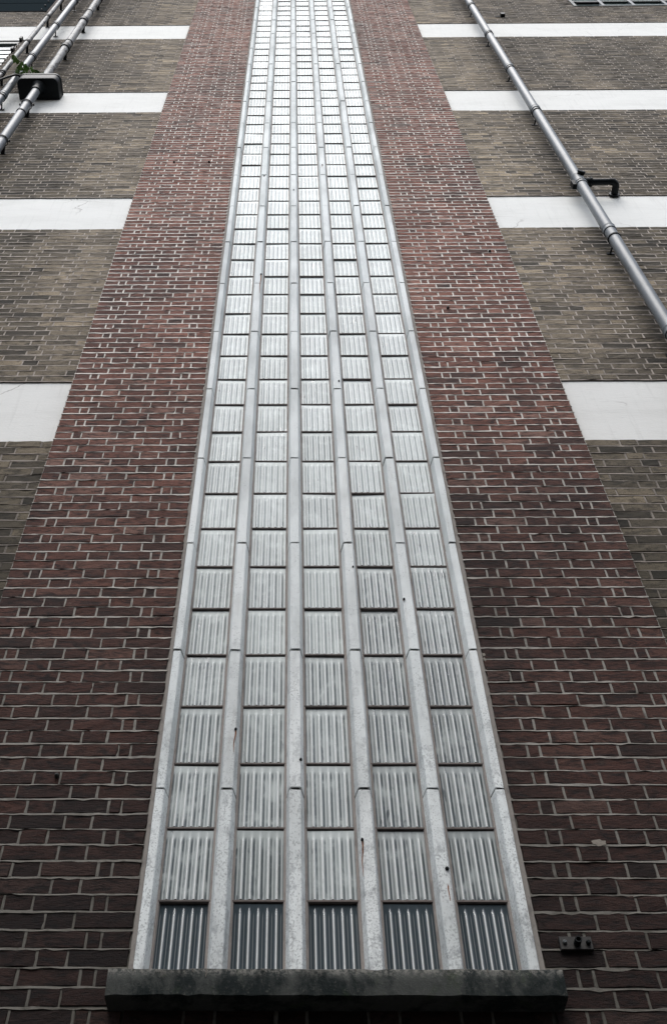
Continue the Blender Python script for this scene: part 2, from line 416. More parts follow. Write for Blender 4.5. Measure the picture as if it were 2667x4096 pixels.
def brickwork(root, bricks, yface, pm, sm, mort, cells, seed, tonefn, tiltamp=1.0):
    """bricks: list of (cx, cz, w, h). 300 largest in view become parts, the rest one piece of geometry."""
    r = np.random.default_rng(seed)
    A = np.array([(b[0], yface, b[1]) for b in bricks])
    px, py = proj(A); wpx, _ = proj(A+np.array([.05, 0, 0])); _, hpx = proj(A+np.array([0, 0, .05]))
    area = np.array([b[2] for b in bricks])*np.abs(wpx-px)*np.abs(hpx-py)
    vis = (px > -60) & (px < 2727) & (py > -20) & (py < 4110)
    dead = (A[:,0] > -.95) & (A[:,0] < .69) & (A[:,2] < 2.05)   # under the sill: mostly hidden
    area = np.where(vis, area, -1)
    order = np.argsort(-area); chosen = set(order[:300].tolist())
    lib = {}
    V, F, T = [], [], []; nv = 0
    for i, (cx, cz, wd, ht) in enumerate(bricks):
        key = round(wd*200)
        dy = r.normal(0, (.0011 if cz < 7 else .0005)*tiltamp); var = int(r.integers(0, 7)); rot = r.normal(0, .0035); rz = r.normal(0, .004)
        if i in chosen:
            kk = (key, round(ht*1000), var)
            if kk not in lib:
                vs_, fs = brick_shape(key/200-JT+.0005, ht, seed*100+key*7+var)
                me = bpy.data.meshes.new('brick'); me.from_pydata(vs_.tolist(), [], fs); me.materials.append(pm); me.update(); lib[kk] = me
            o = obj('brick', lib[kk], root, (cx, yface+dy, cz)); o.rotation_euler = (r.normal(0, .006), rot, rz)
        else:
            near = area[i] > 0 and cz < 9
            if near: vs_, fs = brick_shape(wd-JT, ht, seed*77+i)
            else:
                a, b2 = (wd-JT)/2, ht/2; jj = r.normal(0, .0013, (4, 2)); c = .0018
                f4 = np.array([(-a, 0, -b2), (a, 0, -b2), (a, 0, b2), (-a, 0, b2)]); f4[:, 0] += jj[:, 0]; f4[:, 2] += jj[:, 1]
                m4 = f4.copy(); m4[:, 1] += .003; f4[:, 0] -= np.sign(f4[:, 0])*c; f4[:, 2] -= np.sign(f4[:, 2])*c
                b4 = m4.copy(); b4[:, 1] = .03
                vs_ = np.concatenate([f4, m4, b4]); fs = [(0,1,2,3)] + [(4+k, 4+(k+1)%4, (k+1)%4, k) for k in range(4)] + [(8+k, 8+(k+1)%4, 4+(k+1)%4, 4+k) for k in range(4)]
            vs_ = vs_.copy(); x, z = vs_[:, 0].copy(), vs_[:, 2].copy()
            vs_[:, 0] = x*math.cos(rot)+z*math.sin(rot)+cx; vs_[:, 2] = -x*math.sin(rot)+z*math.cos(rot)+cz; vs_[:, 1] += yface+dy+x*rz
            V.append(vs_); F += [tuple(q+nv for q in f) for f in fs]; T += [float(r.random())]*len(fs); nv += len(vs_)
    me = bpy.data.meshes.new('brickwork'); me.from_pydata(np.concatenate(V).tolist(), [], F); me.update(); me.materials.append(sm)
    at = me.attributes.new('tone', 'FLOAT', 'FACE'); at.data.foreach_set('value', T)
    o = obj('brickwork', me, root); o['kind'] = 'stuff'

def mortar_sheet(root, x0, x1, courses, yface, mat, step, slope, flush, seed, holes=(), bricks=()):
    """courses: list of (k, zb, ht): bed joint below zb is struck back at its top edge"""
    r = np.random.default_rng(seed); n = max(2, int((x1-x0)/step)+1); xs = np.linspace(x0, x1, n)
    V, F = [], []
    def quadrow(za, ya, zb_, yb):
        o = len(V)
        for i in range(n): V.append((xs[i], ya[i], za[i])); V.append((xs[i], yb[i], zb_[i]))
        for i in range(n-1):
            xm, zm = (xs[i]+xs[i+1])/2, za[i]
            if any(a < xm < b and c < zm < d for a, b, c, d in holes): continue
            F.append((o+2*i, o+2*i+2, o+2*i+3, o+2*i+1))
    prev = None
    for k, zb, ht in courses:
        wv = np.array([wob(x, k) for x in xs])
        top = zb+.0006+wv+r.normal(0, .0013, n); bot = zb-JT+.0004+np.array([wob(x, k-1) for x in xs])+r.normal(0, .0021, n)
        yb = np.full(n, yface+flush-(.0006 if zb > 8 else 0))+r.normal(0, .0007, n); yt = np.full(n, yface+(np.interp(zb, [4, 9], [.0024, -.0014]) if slope is None else slope))+r.normal(0, .0006, n)
        quadrow(bot, np.full(n, yface+.006), bot, yb)
        quadrow(bot, yb, top, yt)
        top2 = zb+ht+np.array([wob(x, k) for x in xs])
        ym = np.full(n, yface+.0075)+r.normal(0, .0006, n)
        quadrow(top, ym+.0006, top2+.004, ym)
    for cx, cz, wd, ht in bricks:                       # upright joints, almost flush
        x = cx-wd/2; a = (JT+.0042)/2; o = len(V); e = r.normal(0, .0008, 8); y = yface+.0008+abs(e[6])
        if x < x0+.02 or x > x1-.02: continue
        V += [(x-a+e[0], y+.003, cz-ht/2-.002), (x+a+e[1], y+.003, cz-ht/2-.002), (x+a+e[2], y+.003, cz+ht/2+.002), (x-a+e[3], y+.003, cz+ht/2+.002),
              (x-a+.003+e[0], y, cz-ht/2), (x+a-.003+e[1], y, cz-ht/2), (x+a-.003+e[2], y, cz+ht/2), (x-a+.003+e[3], y, cz+ht/2)]
        F += [(o+4, o+5, o+6, o+7), (o, o+4, o+7, o+3), (o+5, o+1, o+2, o+6)]
    me = bpy.data.meshes.new('mortar'); me.from_pydata(V, [], F); me.update(); me.materials.append(mat)
    return obj('mortar', me, root)

ZLO, ZHI = GROUND, 20.9
JX0, JX1, PX0, PX1 = -.881, .634, -1.7935, 1.5525          # window jambs, outer edges of the red piers
BASE = 3.6283-.075*69+.004                                  # joint rhythm of the red work
def pier(label, xa, xb, mirror, seed):
    root = thing('brick_pier', label, 'brick pier')
    wd = xb-xa; bricks, courses = [], []
    k = 0; z = BASE
    while z < ZHI:
        courses.append((k, z, BH))
        for x, q in flemish(wd, k, wd/.9):
            cx = xb-(x+q/2) if mirror else xa+x+q/2
            bricks.append((cx, z+BH/2+wob(cx, k), q, BH+.0008))
        k += 1; z += COURSE
    mortar_sheet(root, xa, xb, courses, 0, M['mortar_red'], .035, None, -.0012, seed, (), bricks)
    brickwork(root, bricks, 0, M['red_part'], M['red'], None, None, seed, None)
    c = MB(); c.box(xa+.002, xb-.002, .012, .42, ZLO, ZHI+.05); c.build('wall_core', M['core'], root)
    return root
pier_l = pier('red brick pier with pale mortar joints left of the tall ribbed-glass window', PX0, JX0, True, 3)
pier_r = pier('red brick pier with pale mortar joints right of the tall ribbed-glass window', JX1, PX1, False, 4)

# red brickwork under the window and over it
def infill(label, z0, z1, seed, name, cat):
    root = thing(name, label, cat)
    bricks, courses = [], []; k = 0; z = BASE
    while z < z1-.05:
        if z >= z0-.001:
            courses.append((k, z, BH))
            for x, q in flemish(JX1-JX0, k+1, (JX1-JX0)/1.575, False):
                bricks.append((JX0+x+q/2, z+BH/2+wob(JX0+x, k), q, BH+.0008))
        k += 1; z += COURSE
    mortar_sheet(root, JX0, JX1, courses, 0, M['mortar_red'], .035, None, -.0012, seed, (), bricks)
    brickwork(root, bricks, 0, M['red_part'], M['red'], None, None, seed, None)
    c = MB(); c.box(JX0, JX1, .012, .42, courses[0][1]-JT, courses[-1][1]+BH+.01); c.build('wall_core', M['core'], root)
    return root
infill('dark red brickwork in shadow directly under the mossy stone window sill', ZLO, 1.90, 5, 'brick_apron', 'brick wall')

YB = .03                                                     # brown walls stand back a little from the piers
BANDS = [(5.594, 6.343), (9.055, 9.834), (12.545, 13.385), (16.03, 16.875)]
HOLE_L = [(-6.4, -4.11, 14.55, 15.985), (-6.4, -4.115, 17.80, 19.6)]
HOLE_R = [(4.115, 6.4, 17.93, 19.6)]
BANDTXT = ['lowest', 'second lowest', 'third', 'top']
def brown_wall(label, xa, xb, holes, mirror, seed):
    root = thing('brown_brick_wall', label, 'brick wall')
    spans = []; z0 = ZLO
    for a, b in BANDS: spans.append((z0, a)); z0 = b
    spans.append((z0, ZHI))
    bricks, courses = [], []; k = 0
    for z0, z1 in spans:
        n = round((z1-z0)/COURSE); gz = (z1-z0)/n
        for i in range(n):
            z = z0+i*gz+.0105; ht = gz-JT
            courses.append((k, z, ht))
            for x, q in flemish(xb-xa, k+seed, 1.0, False):
                cx = xb-(x+q/2) if mirror else xa+x+q/2
                if any(a-.02 < cx < b and c-.03 < z+ht/2 < d+.03 for a, b, c, d in holes): continue
                bricks.append((cx, z+ht/2+wob(cx, k), q, ht))
            k += 1
    mortar_sheet(root, xa, xb, courses, YB, M['mortar_brown'], .08, None, -.0010, seed, holes, bricks)
    brickwork(root, bricks, YB, M['brown_part'], M['brown'], None, None, seed, None, 1.2)
    for (a, b), tx in zip(BANDS, BANDTXT):
        m = MB(); nx = 40; xs = np.linspace(xa, xb, nx+1); r = np.random.default_rng(seed+int(a*10))
        bo = a+r.normal(0, .0016, nx+1)
        vs_, fs = [], []
        for i in range(nx+1):
            vs_ += [(xs[i], YB+.13, bo[i]), (xs[i], YB+.010+.001*math.sin(i*1.3), bo[i]), (xs[i], YB+.010+.0012*math.sin(i*.9+1), (a+b)/2), (xs[i], YB+.010, b-.004), (xs[i], YB+.13, b-.004)]
        for i in range(nx):
            for q in range(4): fs.append((i*5+q, i*5+5+q, i*5+6+q, i*5+1+q))
        m.add(vs_, fs); o = m.build('painted_band', M['paint'], root)
    c = MB(); c.box(xa, xb, .20, .42, ZLO, ZHI+.05); c.build('wall_core', M['core'], root)
    return root
WALL_L = brown_wall('sooty brown brick wall with white painted bands left of the red piers', -6.3, PX0, HOLE_L, True, 21)
WALL_R = brown_wall('brown brick wall with white painted bands behind the single grey downpipe', PX1, 6.3, HOLE_R, False, 22)

# ------------------------------------------------------------------ the tall window
WIN = thing('stair_window', 'very tall narrow window of ribbed glass panes between pale concrete mullions', 'window')
PITCH, M0 = .2902, -.8503
SEG, SEG0, NSEG = .8309, 2.0251, 22
DEPTH, YF = .080, -.010
FRONT, BACK = .0230, .0405                                   # half widths of a mullion, front and back
WTOP = SEG0+SEG*NSEG
def mullion_mesh(kind, seed):
    r = np.random.default_rng(seed); m = MB(); h = SEG-.0105; nz = 7
    if kind == 'mid': prof = [(-BACK, YF+DEPTH), (-BACK, YF+DEPTH-.004), (-FRONT-.002, YF+.003), (-FRONT+.002, YF), (FRONT-.002, YF), (FRONT+.002, YF+.003), (BACK, YF+DEPTH-.004), (BACK, YF+DEPTH)]
    elif kind == 'left': prof = [(-.0135, YF+DEPTH), (-.0125, YF+.004), (-.0095, YF), (FRONT-.002, YF), (FRONT+.002, YF+.003), (BACK, YF+DEPTH-.004), (BACK, YF+DEPTH)]
    else: prof = [(-BACK, YF+DEPTH), (-BACK, YF+DEPTH-.004), (-FRONT-.002, YF+.003), (-FRONT+.002, YF), (.0105, YF), (.0135, YF+.004), (.0145, YF+DEPTH)]
    n = len(prof); vs_, fs = [], []
    for i in range(nz):
        z = h*i/(nz-1)
        for x, y in prof: vs_.append((x+r.normal(0, .0005), y+r.normal(0, .0004), z + (r.normal(0, .001) if i in (0, nz-1) else 0)))
    for i in range(nz-1):
        for k in range(n-1): fs.append((i*n+k, i*n+k+1, (i+1)*n+k+1, (i+1)*n+k))
    fs.append(tuple(range(n-1, -1, -1))); fs.append(tuple((nz-1)*n+k for k in range(n)))
    m.add(vs_, fs); me = m.mesh('mullion'); me.materials.append(M['concrete']); return me
MULL = {}
for kind in ('left', 'mid', 'right'): MULL[kind] = [mullion_mesh(kind, 50+i) for i in range(4)]
segs = {}
for c in range(6):
    kind = 'left' if c == 0 else ('right' if c == 5 else 'mid')
    x = M0+PITCH*c
    for s in range(NSEG):
        o = obj('mullion', random.choice(MULL[kind]), WIN, (x+random.gauss(0, .0009), random.gauss(0, .0011), SEG0+SEG*s+random.gauss(0, .0015)))
        o.rotation_euler = (-.0036+random.gauss(0, .0009), random.gauss(0, .0008), 0)
        segs[(c, s)] = o
    j = MB()
    bk = {'left': (-.012, BACK), 'mid': (-BACK, BACK), 'right': (-BACK, .013)}[kind]; fr = {'left': (-.008, FRONT), 'mid': (-FRONT, FRONT), 'right': (-FRONT, .009)}[kind]
    for s in range(1, NSEG):
        z = SEG0+SEG*s-.0115
        yy = YF+.0065
        e = .006; j.add([(x+fr[0]+e, yy, z), (x+fr[1]-e, yy, z), (x+bk[1]-e, YF+DEPTH, z), (x+bk[0]+e, YF+DEPTH, z), (x+fr[0]+e, yy, z+.0130), (x+fr[1]-e, yy, z+.0130), (x+bk[1]-e, YF+DEPTH, z+.0130), (x+bk[0]+e, YF+DEPTH, z+.0130)],
              [(0,1,5,4), (1,2,6,5), (3,0,4,7)])
    jo = j.build('joint_filler', M['joint'], WIN); jo['kind'] = 'stuff'
# glass: shared ribbed sheet, narrow reeds on a shallow wave
YP = .062; BAR0, BARH = 2.360, .33795
PW = PITCH-2*BACK-.006
RIB = .0352
def pane_mesh(seed):
    r = np.random.default_rng(seed); nx = 145; xs = np.linspace(-PW/2, PW/2, nx)
    zt = BARH-.020; zs = [0, .004, .06, .15, .235, zt-.062, zt-.05, zt-.042, zt-.036, zt-.028, zt]; am = [1, 1, 1, 1, 1, 1, .92, .7, .38, .1, 0]
    ph = r.normal(0, .0012)
    vs_, fs, cr, trg = [], [], [], []
    for z, a in zip(zs, am):
        for x in xs:
            u = ((x-ph+RIB*.5) % RIB)-RIB*.5
            rib = .0056*math.exp(-(u/.0046)**2)
            u2 = ((x-ph) % RIB)-RIB*.5
            rib += .0007*math.exp(-(u2/.0022)**2)
            e = min(1, (PW/2-abs(x))/.006)
            y = -(rib*a*e) - .0012*a*e*math.cos(2*math.pi*(x-ph)/RIB)
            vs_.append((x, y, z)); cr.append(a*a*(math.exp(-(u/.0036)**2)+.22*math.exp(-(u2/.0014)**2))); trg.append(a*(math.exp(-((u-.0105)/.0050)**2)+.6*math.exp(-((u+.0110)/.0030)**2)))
    for i in range(len(zs)-1):
        for k in range(nx-1): fs.append((i*nx+k, i*nx+k+1, (i+1)*nx+k+1, (i+1)*nx+k))
    m = MB(); m.add(vs_, fs); me = m.mesh('pane', True); me.materials.append(M['glass'])
    at = me.attributes.new('crest_glint', 'FLOAT', 'POINT'); at.data.foreach_set('value', cr)
    at = me.attributes.new('trough_shade', 'FLOAT', 'POINT'); at.data.foreach_set('value', trg); return me
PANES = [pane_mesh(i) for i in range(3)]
bm = MB(); bm.box(-PITCH/2+BACK+.002, PITCH/2-BACK-.002, -.0085, .012, -.0050, .0045, .0015); BARM = bm.mesh('glazing_bar'); BARM.materials.append(M['bar'])
NROW = int((WTOP-BAR0)/BARH)
FILM = {0: [.02]*5, 1: [.90, .90, .92, .88, .84], 2: [.90, .92, .92, .86, .82], 3: [.90, .92, .90, .82, .80], 4: [.92, .94, .92, .80, .78], 5: [.95, .96, .95, .82, .80], 6: [.97, .98, .97, .88, .82], 7: [.99, .99, .99, .95, .92]}
MILK = {0: [.05]*5, 1: [.72, .72, .78, .62, .50], 2: [.78, .80, .82, .62, .54], 3: [.82, .84, .78, .60, .54], 4: [.86, .88, .84, .64, .60], 5: [.90, .92, .90, .74, .70], 6: [.94, .95, .93, .84, .80], 7: [.96, .97, .96, .92, .90], 8: [.98, .98, .98, .96, .95]}
for c in range(5):
    x = M0+PITCH*(c+.5)
    for rw in range(NROW+1):
        zb = BAR0+BARH*(rw-1)
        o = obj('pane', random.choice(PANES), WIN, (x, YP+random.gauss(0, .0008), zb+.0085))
        o.rotation_euler = (random.gauss(0, .006), 0, random.gauss(0, .008))
        f = FILM[rw][c] if rw in FILM else .98
        f = f+random.gauss(0, .03) if rw > 0 else f
        mk = MILK[rw][c] if rw in MILK else 1.0
        o.color = (max(0, min(1, f)), max(0, min(1, mk+random.gauss(0, .035))), 0, 1)
        if rw < NROW:
            b = obj('glazing_bar', BARM, WIN, (x+random.gauss(0, .001), YP, BAR0+BARH*rw)); b.rotation_euler = (0, random.gauss(0, .003), 0)
    for sgn in (-1, 1):
        bx = x+sgn*(PITCH/2-BACK-.001); m = MB()
        m.add([(bx-.005, YP-.008, SEG0-.03), (bx+.005, YP-.008, SEG0-.03), (bx-sgn*.010, YP+.006, SEG0-.03), (bx+sgn*.006, YP+.02, SEG0-.03),
               (bx-.005, YP-.008, WTOP), (bx+.005, YP-.008, WTOP), (bx-sgn*.010, YP+.006, WTOP), (bx+sgn*.006, YP+.02, WTOP)],
              [(0,1,5,4), (0,2,6,4), (1,2,6,5), (2,3,7,6)])
        m.build('glazing_bead', M['bead'], WIN)
for xa, xb in ((JX0, M0-.0135), (M0+PITCH*5+.0135, JX1)):
    m = MB(); n = 120; vs_, fs = [], []
    for i in range(n+1):
        z = SEG0-.02+(WTOP-SEG0)*i/n; e = rng.normal(0, .0007, 4)
        vs_ += [(xa+e[0], .004+e[1], z), (xb+e[2], .001+e[3], z)]
    for i in range(n): fs.append((2*i, 2*i+1, 2*i+3, 2*i+2))
    m.add(vs_, fs); m.build('mortar_fillet', M['fillet'], WIN)
m = MB(); m.box(JX0, JX1, .10, .13, SEG0-.1, WTOP); m.build('backing_frame', M['core'], WIN)
# sill: worn front, sloped top, throat under
m = MB(); nx = 44; vs_, fs = [], []; xs = np.linspace(-.9335, .6700, nx+1)
for i, x in enumerate(xs):
    e = rng.normal(0, .0012, 6)
    pr = [(.03, 1.893), (-.085, 1.893+e[0]*.5), (-.098+e[1]*.5, 1.899+e[0]), (-.1005+e[2]*.6, 1.945+e[5]*.3), (-.100+e[3]*.7, 1.9905+e[4]), (-.094, 1.9955+e[4]), (-.02, 2.018), (.05, 2.026)]
    vs_ += [(x, y, z) for y, z in pr]
k = 8
for i in range(nx):
    for q in range(k-1): fs.append((i*k+q, i*k+k+q, i*k+k+1+q, i*k+1+q))
fs.append(tuple(range(k-1, -1, -1))); fs.append(tuple(nx*k+q for q in range(k)))
m.add(vs_, fs); so = m.build('sill', M['sill'], WIN); autosmooth(so, 50); so['label'] = 'dark mossy stone sill with white drips'
for x, l in ((-.634, .012), (-.846, .006), (-.585, .030), (.405, .012), (-.06, .008)):
    m = MB(); pts = [(x+random.gauss(0, .001), -.1018, 1.992-l*i/5) for i in range(6)]
    m.tube(pts, [.0022, .0015, .002, .0012, .0016, .0008], 6); m.build('lime_drip', M['whitemark'], so)
infill_top = MB(); infill_top.box(JX0, JX1, -.004, .42, WTOP, ZHI+.05); infill_top.build('lintel', M['concrete'], WIN)

# rusty nails in the mullions, with the stain each has left
def seg_at(x, z):
    return segs[(max(0, min(5, round((x-M0)/PITCH))), max(0, min(NSEG-1, int((z-SEG0)/SEG))))]
def local(o, p): return (p[0]-o.location.x, p[1]-o.location.y, p[2]-o.location.z)
for x, z, ln, rr in ((-.5364, 3.175, .13, .006), (-.2461, 3.002, 0, .0065), (.3262, 2.460, .14, .0085), (-.0003, 2.594, .17, .006), (.040, 4.303, .02, .005), (.2902, 4.045, .015, .006), (-.5364, 7.994, .35, .008), (.0348, 6.267, 0, .006), (-.27, 9.9, 0, .006), (.02, 10.6, .05, .006), (-.56, 10.3, .03, .007)):
    sg = seg_at(x, z); m = MB(); a = local(sg, (x, YF, z))
    m.lathe((a[0], a[1]+.002, a[2]), (0, -1, .2), [(0, rr), (.006, rr), (.011, rr*.7), (.013, rr*.2)], 8)
    m.build('nail', M['black'], sg)
    if ln:
        m = MB(); n = 6; vs_, fs = [], []
        for i in range(n+1):
            t = i/n; wd = rr*.55*(1-t*.75); dx = .002*math.sin(i*1.3)-.006*t
            vs_ += [(a[0]-wd+dx, a[1]-.0012, a[2]-ln*t), (a[0]+wd+dx, a[1]-.0012, a[2]-ln*t)]
        for i in range(n): fs.append((2*i, 2*i+2, 2*i+3, 2*i+1))
        m.add(vs_, fs); m.build('rust_streak', M['rust'], sg)

# ------------------------------------------------------------------ downpipes
def ring(m, c, r0, r1, h):
    m.lathe(c, (0, 0, 1), [(-h/2, r0), (-h/2, r1-.002), (-h/2+.003, r1), (h/2-.003, r1), (h/2, r1-.002), (h/2, r0)], 24, False)
def bracket(root, x, y, z, r, mat, ears=False, sw=.014):
    m = MB(); ring(m, (x, y, z), r-.001, r+.0075, .022)
    if ears:
        for s in (-1, 1):
            m.box(x+s*(r+.018)-.013, x+s*(r+.018)+.013, y-.006, y+.008, z-.011, z+.011)
            m.lathe((x+s*(r+.022), y-.014, z), (0, 1, 0), [(0, .006), (.03, .006)], 8)
    b = m.build('bracket', mat, root); autosmooth(b, 50)
    m = MB(); m.tube([(x, y+r, z), (x-.004, y+r+.02, z-.004), (x-.012, YB-.02, z-.012), (x-.016, YB+.004, z-.016)], sw*.6, 8)
    m.box(x-.045, x+.018, YB-.007, YB+.004, z-.032, z+.002); m.build('wall_stay', mat, b)
def pipe_run(root, x, y, r, z0, z1, mat, n=28, name='pipe'):
    m = MB(); L = z1-z0; st = max(2, int(L/.12)); prof = []
    for i in range(st+1): prof.append((L*i/st, r+random.gauss(0, .0003)))
    m.lathe((x, y, z0), (0, 0, 1), prof, n); o = m.build(name, mat, root); autosmooth(o, 50); return o
def socket(root, x, y, z, r, mat, h=.07):
    m = MB(); m.lathe((x, y, z), (0, 0, 1), [(-h/2, r-.001), (-h/2, r+.006), (-h/2+.008, r+.008), (-h/2+.014, r+.0055), (h/2-.014, r+.0055), (h/2-.008, r+.0085), (h/2, r+.007), (h/2, r-.001)], 28, False)
    autosmooth(m.build('collar', mat, root), 40)
    m = MB(); ring(m, (x, y, z-h/2-.003), r-.001, r+.0035, .006); m.build('seal', M['black'], root)

# right-hand pipe
DR = thing('downpipe', 'single zinc downpipe running down the brown wall right of the piers', 'downpipe')
RX, RY, RR = 2.428, -.10, .0500
cuts = [3.2, 6.80, 8.66, 10.30, 12.10, 13.86, 15.62, 17.40, 20.9]
for a, b in zip(cuts[:-1], cuts[1:]): pipe_run(DR, RX, RY, RR, a, b, M['zinc'])
for z in (8.66, 12.10, 13.86, 15.62, 17.40, 6.80): socket(DR, RX, RY, z, RR, M['zinc'])
for z in (6.70, 8.48, 12.00, 13.76, 15.52, 17.30): bracket(DR, RX, RY, z, RR, M['black'])
m = MB(); m.lathe((RX, RY, 9.74), (0, 0, 1), [(0, RR), (0, RR+.007), (.02, RR+.009), (.03, RR+.006), (.18, RR+.006), (.19, RR+.009), (.21, RR+.007), (.21, RR)], 28, False)
tee = m.build('tee_fitting', M['zinc'], DR); autosmooth(tee, 40)
m = MB(); m.lathe((RX+.012, RY-.03, 9.90), (.25, -1, .15), [(0, .034), (.038, .034), (.038, .039), (.052, .039), (.054, .028)], 20); autosmooth(m.build('access_plug', M['black'], tee), 40)
m = MB(); ring(m, (RX, RY, 9.77), RR-.001, RR+.011, .016); m.box(RX-.085, RX-.045, RY-.02, RY+.03, 9.72, 9.83); m.build('seal', M['black'], tee)
# black waste pipe
WP = thing('waste_pipe', 'short black waste pipe with elbow joining the zinc downpipe', 'pipe')
m = MB(); m.tube([(RX+.045, RY, 9.83), (RX+.11, RY, 9.83)], .040, 18); m.tube([(RX+.095, RY, 9.83), (RX+.115, RY, 9.83)], .046, 18); autosmooth(m.build('socket', M['black'], WP), 40)
m = MB(); m.tube([(RX+.10, RY, 9.83), (RX+.30, RY, 9.835)], .0300, 18); autosmooth(m.build('pipe', M['black'], WP), 40)
m = MB(); pts = [(RX+.285, RY, 9.835)]+[(RX+.30+.05*math.sin(a), RY+.05*(1-math.cos(a)), 9.835) for a in np.linspace(0, math.pi/2, 7)]+[(RX+.35, YB+.02, 9.835)]
m.tube(pts, .0325, 18); autosmooth(m.build('elbow', M['black'], WP), 40)
m = MB(); m.lathe((RX+.35, YB-.016, 9.835), (0, 1, 0), [(0, .034), (.002, .052), (.02, .052)], 20); m.build('flange', M['black'], WP)

# left-hand pipes
PA = thing('downpipe', 'thinnest stained pipe, leftmost of the three on the left wall', 'downpipe', 'pipes on the left wall')
AX, AR = -3.900, .031
ca = [12.2, 13.78, 15.30, 16.82, 17.95, 20.9]
for a, b in zip(ca[:-1], ca[1:]): pipe_run(PA, AX, -.10, AR, a, b, M['flaky'], 20)
for z in (13.70, 15.29, 16.80, 17.93): bracket(PA, AX, -.10, z, AR, M['black'], sw=.03)
for z in (13.78, 15.33, 16.84, 17.97):
    m = MB(); ring(m, (AX, -.10, z), AR-.001, AR+.008, .05); autosmooth(m.build('collar', M['black'], PA), 40)
PB = thing('downpipe', 'smooth grey painted pipe, middle one of the three on the left wall', 'downpipe', 'pipes on the left wall')
BX, BR = -3.678, .0445
cb = [11.6, 12.80, 13.62, 14.58, 16.32, 17.95, 20.9]
for a, b in zip(cb[:-1], cb[1:]): pipe_run(PB, BX, -.10, BR, a, b, M['zinc2'])
for z in (12.80, 14.58, 16.32, 17.95, 13.62): socket(PB, BX, -.10, z, BR, M['zinc2'])
for z in (12.70, 14.48, 16.22, 17.85): bracket(PB, BX, -.10, z, BR, M['black'])
PC = thing('downpipe', 'thick flaking painted pipe passing through the black hopper head', 'downpipe', 'pipes on the left wall')
CX_, CR = -3.318, .0500; CY = -.105
cc = [9.6, 11.12, 12.07, 12.96, 13.06]
for a, b in zip(cc[:-1], cc[1:]): pipe_run(PC, CX_, CY, CR, a, b, M['zinc2'])
cc = [13.28, 14.92, 16.46, 17.95, 20.9]
for a, b in zip(cc[:-1], cc[1:]): pipe_run(PC, CX_, CY, CR, a, b, M['flaky'])
for z, e in ((11.12, True), (12.40, True), (14.92, False), (16.46, False), (17.92, False)): bracket(PC, CX_, CY, z, CR+.006, M['black'], e, .04)
for z, h in ((12.96, .10), (14.98, .09), (16.52, .09), (17.98, .09)):
    m = MB(); m.lathe((CX_, CY, z), (0, 0, 1), [(-h/2, CR), (-h/2, CR+.011), (-h/2+.02, CR+.014), (h/2-.02, CR+.010), (h/2, CR+.014), (h/2, CR)], 24, False); autosmooth(m.build('collar', M['black'], PC), 40)
for z in (12.07, 15.23, 17.05):
    m = MB(); ring(m, (CX_, CY, z), CR-.001, CR+.007, .03); m.build('collar', M['black'], PC)
# hopper head (rounded box): a part of pipe C
HX0, HX1, HYF, HZ0, HZ1 = -3.570, -3.075, -.215, 13.085, 13.275
m = MB(); out = [(HX0, YB+.002)]; rad = .07
for a in np.linspace(math.pi, 1.5*math.pi, 7): out.append((HX0+.0+rad+rad*math.cos(a), HYF+rad+rad*math.sin(a)))
for a in np.linspace(1.5*math.pi, 2*math.pi, 7): out.append((HX1-rad+rad*math.cos(a), HYF+rad+rad*math.sin(a)))
out.append((HX1, YB+.002)); n = len(out)
cx0, cy0 = (HX0+HX1)/2, -.08
def sc(k): return [(cx0+(x-cx0)*k, (cy0+(y-cy0)*k if y < 0 else y)) for x, y in out]
rows = [(sc(.965), HZ0), (sc(.985), HZ0+.006), (out, HZ0+.022), (out, HZ0+.150), (sc(1.03), HZ0+.155), (sc(1.035), HZ1)]
vs_, fs = [], []
for pr, z in rows: vs_ += [(x, y, z) for x, y in pr]
for i in range(len(rows)-1):
    for k in range(n-1): fs.append((i*n+k, i*n+k+1, (i+1)*n+k+1, (i+1)*n+k))
fs.append(tuple(range(n-1, -1, -1))); fs.append(tuple((len(rows)-1)*n+k for k in range(n)))
m.add(vs_, fs); hop = m.build('hopper_head', M['black'], PC); autosmooth(hop, 35); hop['label'] = 'black iron hopper head with rounded corners'
m = MB(); m.lathe((CX_, CY, 13.0), (0, 0, 1), [(0, CR+.012), (.03, CR+.014), (.06, CR+.028), (.092, CR+.045)], 24, False); autosmooth(m.build('outlet', M['black'], hop), 40)
# cable off the hopper and weed in it
m = MB(); pts = [(-4.2, -.10, 12.75), (-4.0, -.16, 12.86), (-3.86, -.19, 12.98), (-3.76, -.20, 13.08), (-3.70, -.20, 13.20), (-3.62, -.20, 13.30), (-3.55, -.17, 13.33), (-3.46, -.12, 13.29)]
tag(autosmooth(m.build('cable', M['black']) if not m.tube(pts, .014, 8) else None), 'slack black cable hanging left from the hopper head', 'cable')
PL = thing('weed', 'green leafy weed sprouting from the black hopper head', 'plant')
stems = [[(-3.47, -.12, 13.26), (-3.54, -.17, 13.50), (-3.66, -.20, 13.78), (-3.77, -.21, 14.08), (-3.83, -.20, 14.22)], [(-3.44, -.13, 13.26), (-3.46, -.18, 13.45), (-3.52, -.20, 13.62)], [(-3.40, -.12, 13.26), (-3.36, -.16, 13.42), (-3.33, -.17, 13.53)], [(-3.50, -.12, 13.26), (-3.60, -.20, 13.45), (-3.66, -.22, 13.52)]]
